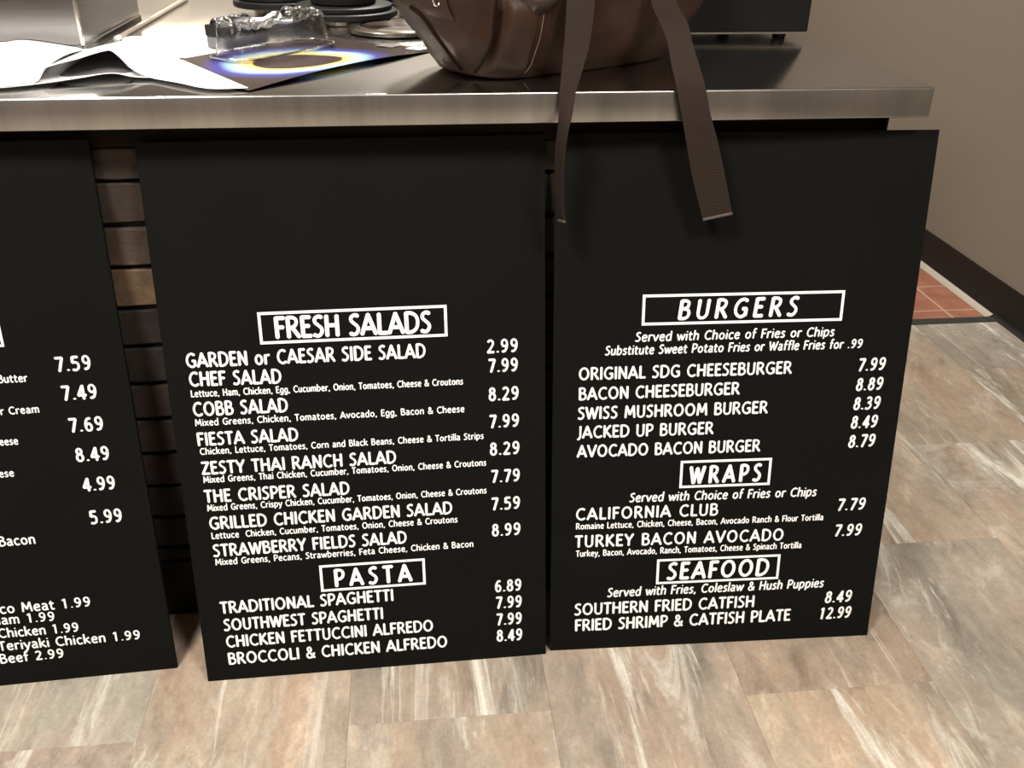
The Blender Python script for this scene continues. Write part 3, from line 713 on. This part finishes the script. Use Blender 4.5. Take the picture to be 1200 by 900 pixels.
# steel ring well
wl_ = empty('steel_well_ring', (-.016, .548, ZT)); tag(wl_, 'round steel ring around a dark open well, partly behind the leather bag', 'well ring')
lathe('collar', [(.088, 0), (.094, .003), (.094, .0085), (.090, .0115), (.084, .0125), (.074, .0125), (.071, .010), (.071, .001)], M['chrome'], wl_, 64)
lathe('well_floor', [(0, .0006), (.072, .0006)], plain('dark_well', (.05, .035, .028), .5), wl_, 48)
lathe('knob', [(0, .012), (.008, .011), (.010, .004), (.010, .0006)], M['black_plastic'], wl_, 16, (.045, .02, 0))
# black lids
def lid(x, y, label, rb, rk, hk, tiers):
    r = empty('round_black_lid', (x, y, ZT)); tag(r, label, 'lid', 'black round lids along the back of the counter')
    zz = .0130; lathe('collar', [(.050, 0), (.058, .001), (.058, .012), (.050, .013)], M['chrome'], r, 40)
    for i, (ra, th) in enumerate(tiers):
        lathe('disc', [(0, zz), (ra-.002, zz), (ra, zz+.002), (ra, zz+th-.002), (ra-.003, zz+th), (0, zz+th)], M['black_plastic'], r, 56); zz += th
    lathe('knob', [(rk-.004, zz), (rk, zz+.003), (rk, zz+hk-.004), (rk-.003, zz+hk), (rk-.008, zz+hk), (0, zz+hk-.003)], M['black_plastic'], r, 48)
    lathe('rim', [(rk-.006, zz+hk), (rk-.002, zz+hk+.001), (rk+.001, zz+hk-.002), (rk+.001, zz+hk-.006), (rk-.003, zz+hk-.007)], plain('grey_rim', (.12, .12, .115), .4), r, 48)
    return r
lid(-.122, .668, 'round black lid with a wide knob just behind the clear container', .1, .062, .034, [(.102, .012), (.092, .010)])
lid(-.258, .835, 'stepped black lid left of the knobbed lid, behind the clear container', .1, .06, .02, [(.098, .013), (.088, .012), (.078, .012)])
lid(.035, .83, 'black lid half hidden behind the steel ring and leather bag', .1, .05, .03, [(.10, .012), (.088, .010)])

# black machine
mc = empty('black_machine', (.50, .57, ZT)); tag(mc, 'large black box-shaped machine on short feet at the right back of the counter', 'machine')
box('housing', (-.27, .206, -.150, .22, .012, .40), M['machine'], mc, bev=.004, seg=2)
box('bottom_trim', (-.268, .204, -.1515, -.148, .0105, .0135), M['chrome'], mc)
for sx in (-.24, .165):
    for sy in (-.12, .18): lathe('foot', [(0, 0), (.011, 0), (.012, .004), (.012, .0122), (0, .0122)], M['rubber'], mc, 20, (sx, sy, 0))

# ------------------------------------------------------------------ leather bag
BA = math.radians(30); BC = Vector((.2260, .2240, ZT))
bag = empty('leather_bag', BC, (0, 0, BA)); tag(bag, 'soft brown leather bag with dark flap and hanging webbing straps', 'bag')
H = .27
KA = [(0, .190), (.03, .203), (.10, .217), (.20, .237), (.35, .257), (.60, .252), (.80, .225), (.93, .20), (1, .165)]
KB = [(0, .080), (.03, .092), (.10, .104), (.22, .114), (.40, .118), (.60, .112), (.80, .095), (.93, .050), (1, .018)]
def prof_at(K, h):
    for (a, va), (b, vb) in zip(K, K[1:]):
        if h <= b:
            t = (h-a)/(b-a); return va+(vb-va)*t
    return K[-1][1]
def sm(K, h): return (prof_at(K, max(0, h-.03))+prof_at(K, h)+prof_at(K, min(1, h+.03)))/3
SEAM = -.186
def bagp(s, h, off=0):
    # s in 0..1 round the bag: .75 = middle of the front
    a = 2*math.pi*s; e = .62
    A = sm(KA, h)+off; B = sm(KB, h)+off
    cx = math.copysign(abs(math.cos(a))**e, math.cos(a)); cy = math.copysign(abs(math.sin(a))**e, math.sin(a))
    x = A*cx; y = B*cy; zz = H*h
    if y < 0:       # front: a deep groove beside the pocket, slack folds between the seams
        gr = math.exp(-((x-SEAM-.010*math.sin(5*h))/.0055)**2)
        y += .020*gr*min(1, h*6)
        y -= .010*math.exp(-((x-SEAM-.045)/.035)**2)*math.exp(-((h-.18)/.22)**2)
        y -= .006*math.exp(-((x-SEAM+.045)/.035)**2)*math.exp(-((h-.25)/.2)**2)
        y += .012*math.exp(-((x+.06)/.04)**2)*math.exp(-((h-.30)/.14)**2)
    w_ = noise.noise(Vector((x*14, y*14+3, zz*16)))*.010+noise.noise(Vector((x*30, y*30, zz*22)))*.0035
    k = min(1, h*8)
    x += w_*cx*k; y += w_*cy*k; zz += .012*noise.noise(Vector((x*9, y*9, 5)))*smoothstep(.6, 1, h)
    # bottom edge lifts towards both ends, like a slack bag
    zz += (.022*max(0, (-x-.14)/.13)**1.6+.010*max(0, (x-.10)/.13)**1.5)*(1-h) if zz >= 0 else 0
    return Vector((x, y, zz+.001))
bd = grid('body', lambda u, v: bagp(u, v), 220, 70, M['leather'], bag, closed_u=True)
bmm = bmesh.new(); bmm.from_mesh(bd.data)       # close the flat bottom
be = [e for e in bmm.edges if e.is_boundary and max(v.co.z for v in e.verts) < .06]
bmesh.ops.holes_fill(bmm, edges=be, sides=0); bmm.to_mesh(bd.data); bmm.free()
def s_of(x, h):     # front parameter for a given local x
    lo, hi = .5, 1.0
    for _ in range(30):
        m = (lo+hi)/2
        if bagp(m, h).x < x: lo = m
        else: hi = m
    return (lo+hi)/2
def line_on(name, pts, r, mat, off):
    return tube(name, [bagp(s_of(x, h), h, 0)+Vector((0, -off, 0)) for x, h in pts], r, mat, bag, 8)
line_on('stitch_line', [(-.128+.012*h, .03+h*.5) for h in [i/24 for i in range(25)]], .0007, M['thread'], .0008)
line_on('seam_piping', [(SEAM, .02+.6*i/30) for i in range(31)], .0026, M['piping'], -.001)
def bpatch(name, x0, x1, h0, h1, t, mat, edge=.12, fn=None):
    def f(u, v):
        h = h0+(h1-h0)*v
        if fn: h = fn(u, v)
        x = x0+(x1-x0)*u
        p = bagp(s_of(x, h), h)
        d = min(smoothstep(0, edge, u), smoothstep(0, edge, 1-u), smoothstep(0, edge, v), smoothstep(0, edge, 1-v))
        return p+Vector((0, -(.0005+t*d), 0))
    return grid(name, f, 34, 26, mat, bag, .0012)
bpatch('front_pocket', SEAM+.006, -.130, .03, .36, .004, M['leather'], fn=lambda u, v: .02+v*(.36-.05*math.cos(u*math.pi*2)))
bpatch('front_flap', -.168, -.085, .34, .80, .014, M['leather_dark'], fn=lambda u, v: (.325+.11*abs(2*u-1)**2.2)*(1-v)+.8*v)
# dark piping loop at the lower left corner
tube('corner_piping', [bagp(.500+.030*t/14, .30-.28*t/14, .0012) for t in range(15)], .0030, M['piping'], bag, 8)
# ring and its tab
rg = empty_parent = None
e = bagp(.54, .36)
tb = grid('ring_tab', lambda u, v: bagp(.515+.05*u, .27+.2*v, .001+.003*smoothstep(0, .2, v)*smoothstep(0, .2, 1-v)), 10, 14, M['leather'], bag, .0015)
rx = tube('ring', [(e.x-.004+.0075*math.cos(t*math.pi/8)*.8, e.y-.009, e.z+.004+.0105*math.sin(t*math.pi/8)) for t in range(16)], .0015, M['chrome'], bag, 8, True)
# zip along the top
tube('zip', [(x, 0, H+.004) for x in [-.15+.3*i/14 for i in range(15)]], .004, M['leather_dark'], bag, 8)
# side strip at the right end
grid('side_strip', lambda u, v: bagp(.985+.02*u, .04+.8*v, .006), 4, 30, M['leather'], bag, .0025)

# webbing straps, draped from the bag over the counter edge (world coordinates, shifted into the bag's frame)
IM = (Matrix.Translation(BC) @ Matrix.Rotation(BA, 4, 'Z')).inverted()
def strap(pairs, label=None):
    Lp = [p[0] for p in pairs]; Rp = [p[1] for p in pairs]
    def f(u, v):
        a = Vector(cr(Lp, u)); b = Vector(cr(Rp, u)); return IM @ a.lerp(b, v)
    st = grid('strap', f, 90, 6, M['webbing'], bag, .0016)
    a, b = Vector(Lp[-1]), Vector(Rp[-1])
    hm = tube('hem', [IM @ (a.lerp(b, t/6)) for t in range(7)], .0024, M['webbing_edge'], st, 6)
    return st
strap([((.222, .150, 1.085), (.258, .150, 1.085)), ((.2150, .095, 1.045), (.2500, .095, 1.045)), ((.2123, .06, 1.0215), (.2506, .06, 1.0214)), ((.2068, .03, .9826), (.2416, .03, .977)), ((.2015, .010, .9480), (.2303, .006, .9477)), ((.1967, -.006, .9181), (.2186, -.008, .9156)),
       ((.1957, -.010, .8967), (.2121, -.022, .8909)), ((.1945, -.012, .8689), (.2040, -.036, .8687)), ((.1924, -.012, .8459), (.2000, -.042, .8457)), ((.1919, -.012, .8224), (.1985, -.042, .8223)),
       ((.1929, -.012, .7925), (.1990, -.042, .7923)), ((.1950, -.012, .7640), (.2005, -.042, .7640)), ((.1996, -.012, .7390), (.2045, -.040, .7466))])
strap([((.345, .19, 1.085), (.382, .19, 1.085)), ((.3427, .12, 1.0145), (.3798, .12, 1.0144)), ((.3458, .08, .9936), (.3875, .08, .989)), ((.3506, .045, .9719), (.3874, .045, .9661)), ((.3516, .015, .9457), (.3911, .015, .942)), ((.3554, -.004, .9214), (.3966, -.004, .9176)),
       ((.3647, -.012, .8835), (.4053, -.012, .8829)), ((.3736, -.014, .8491), (.4184, -.014, .8483)), ((.3883, -.016, .7955), (.4348, -.016, .7981)), ((.4087, -.018, .7364), (.4509, -.018, .7448))])
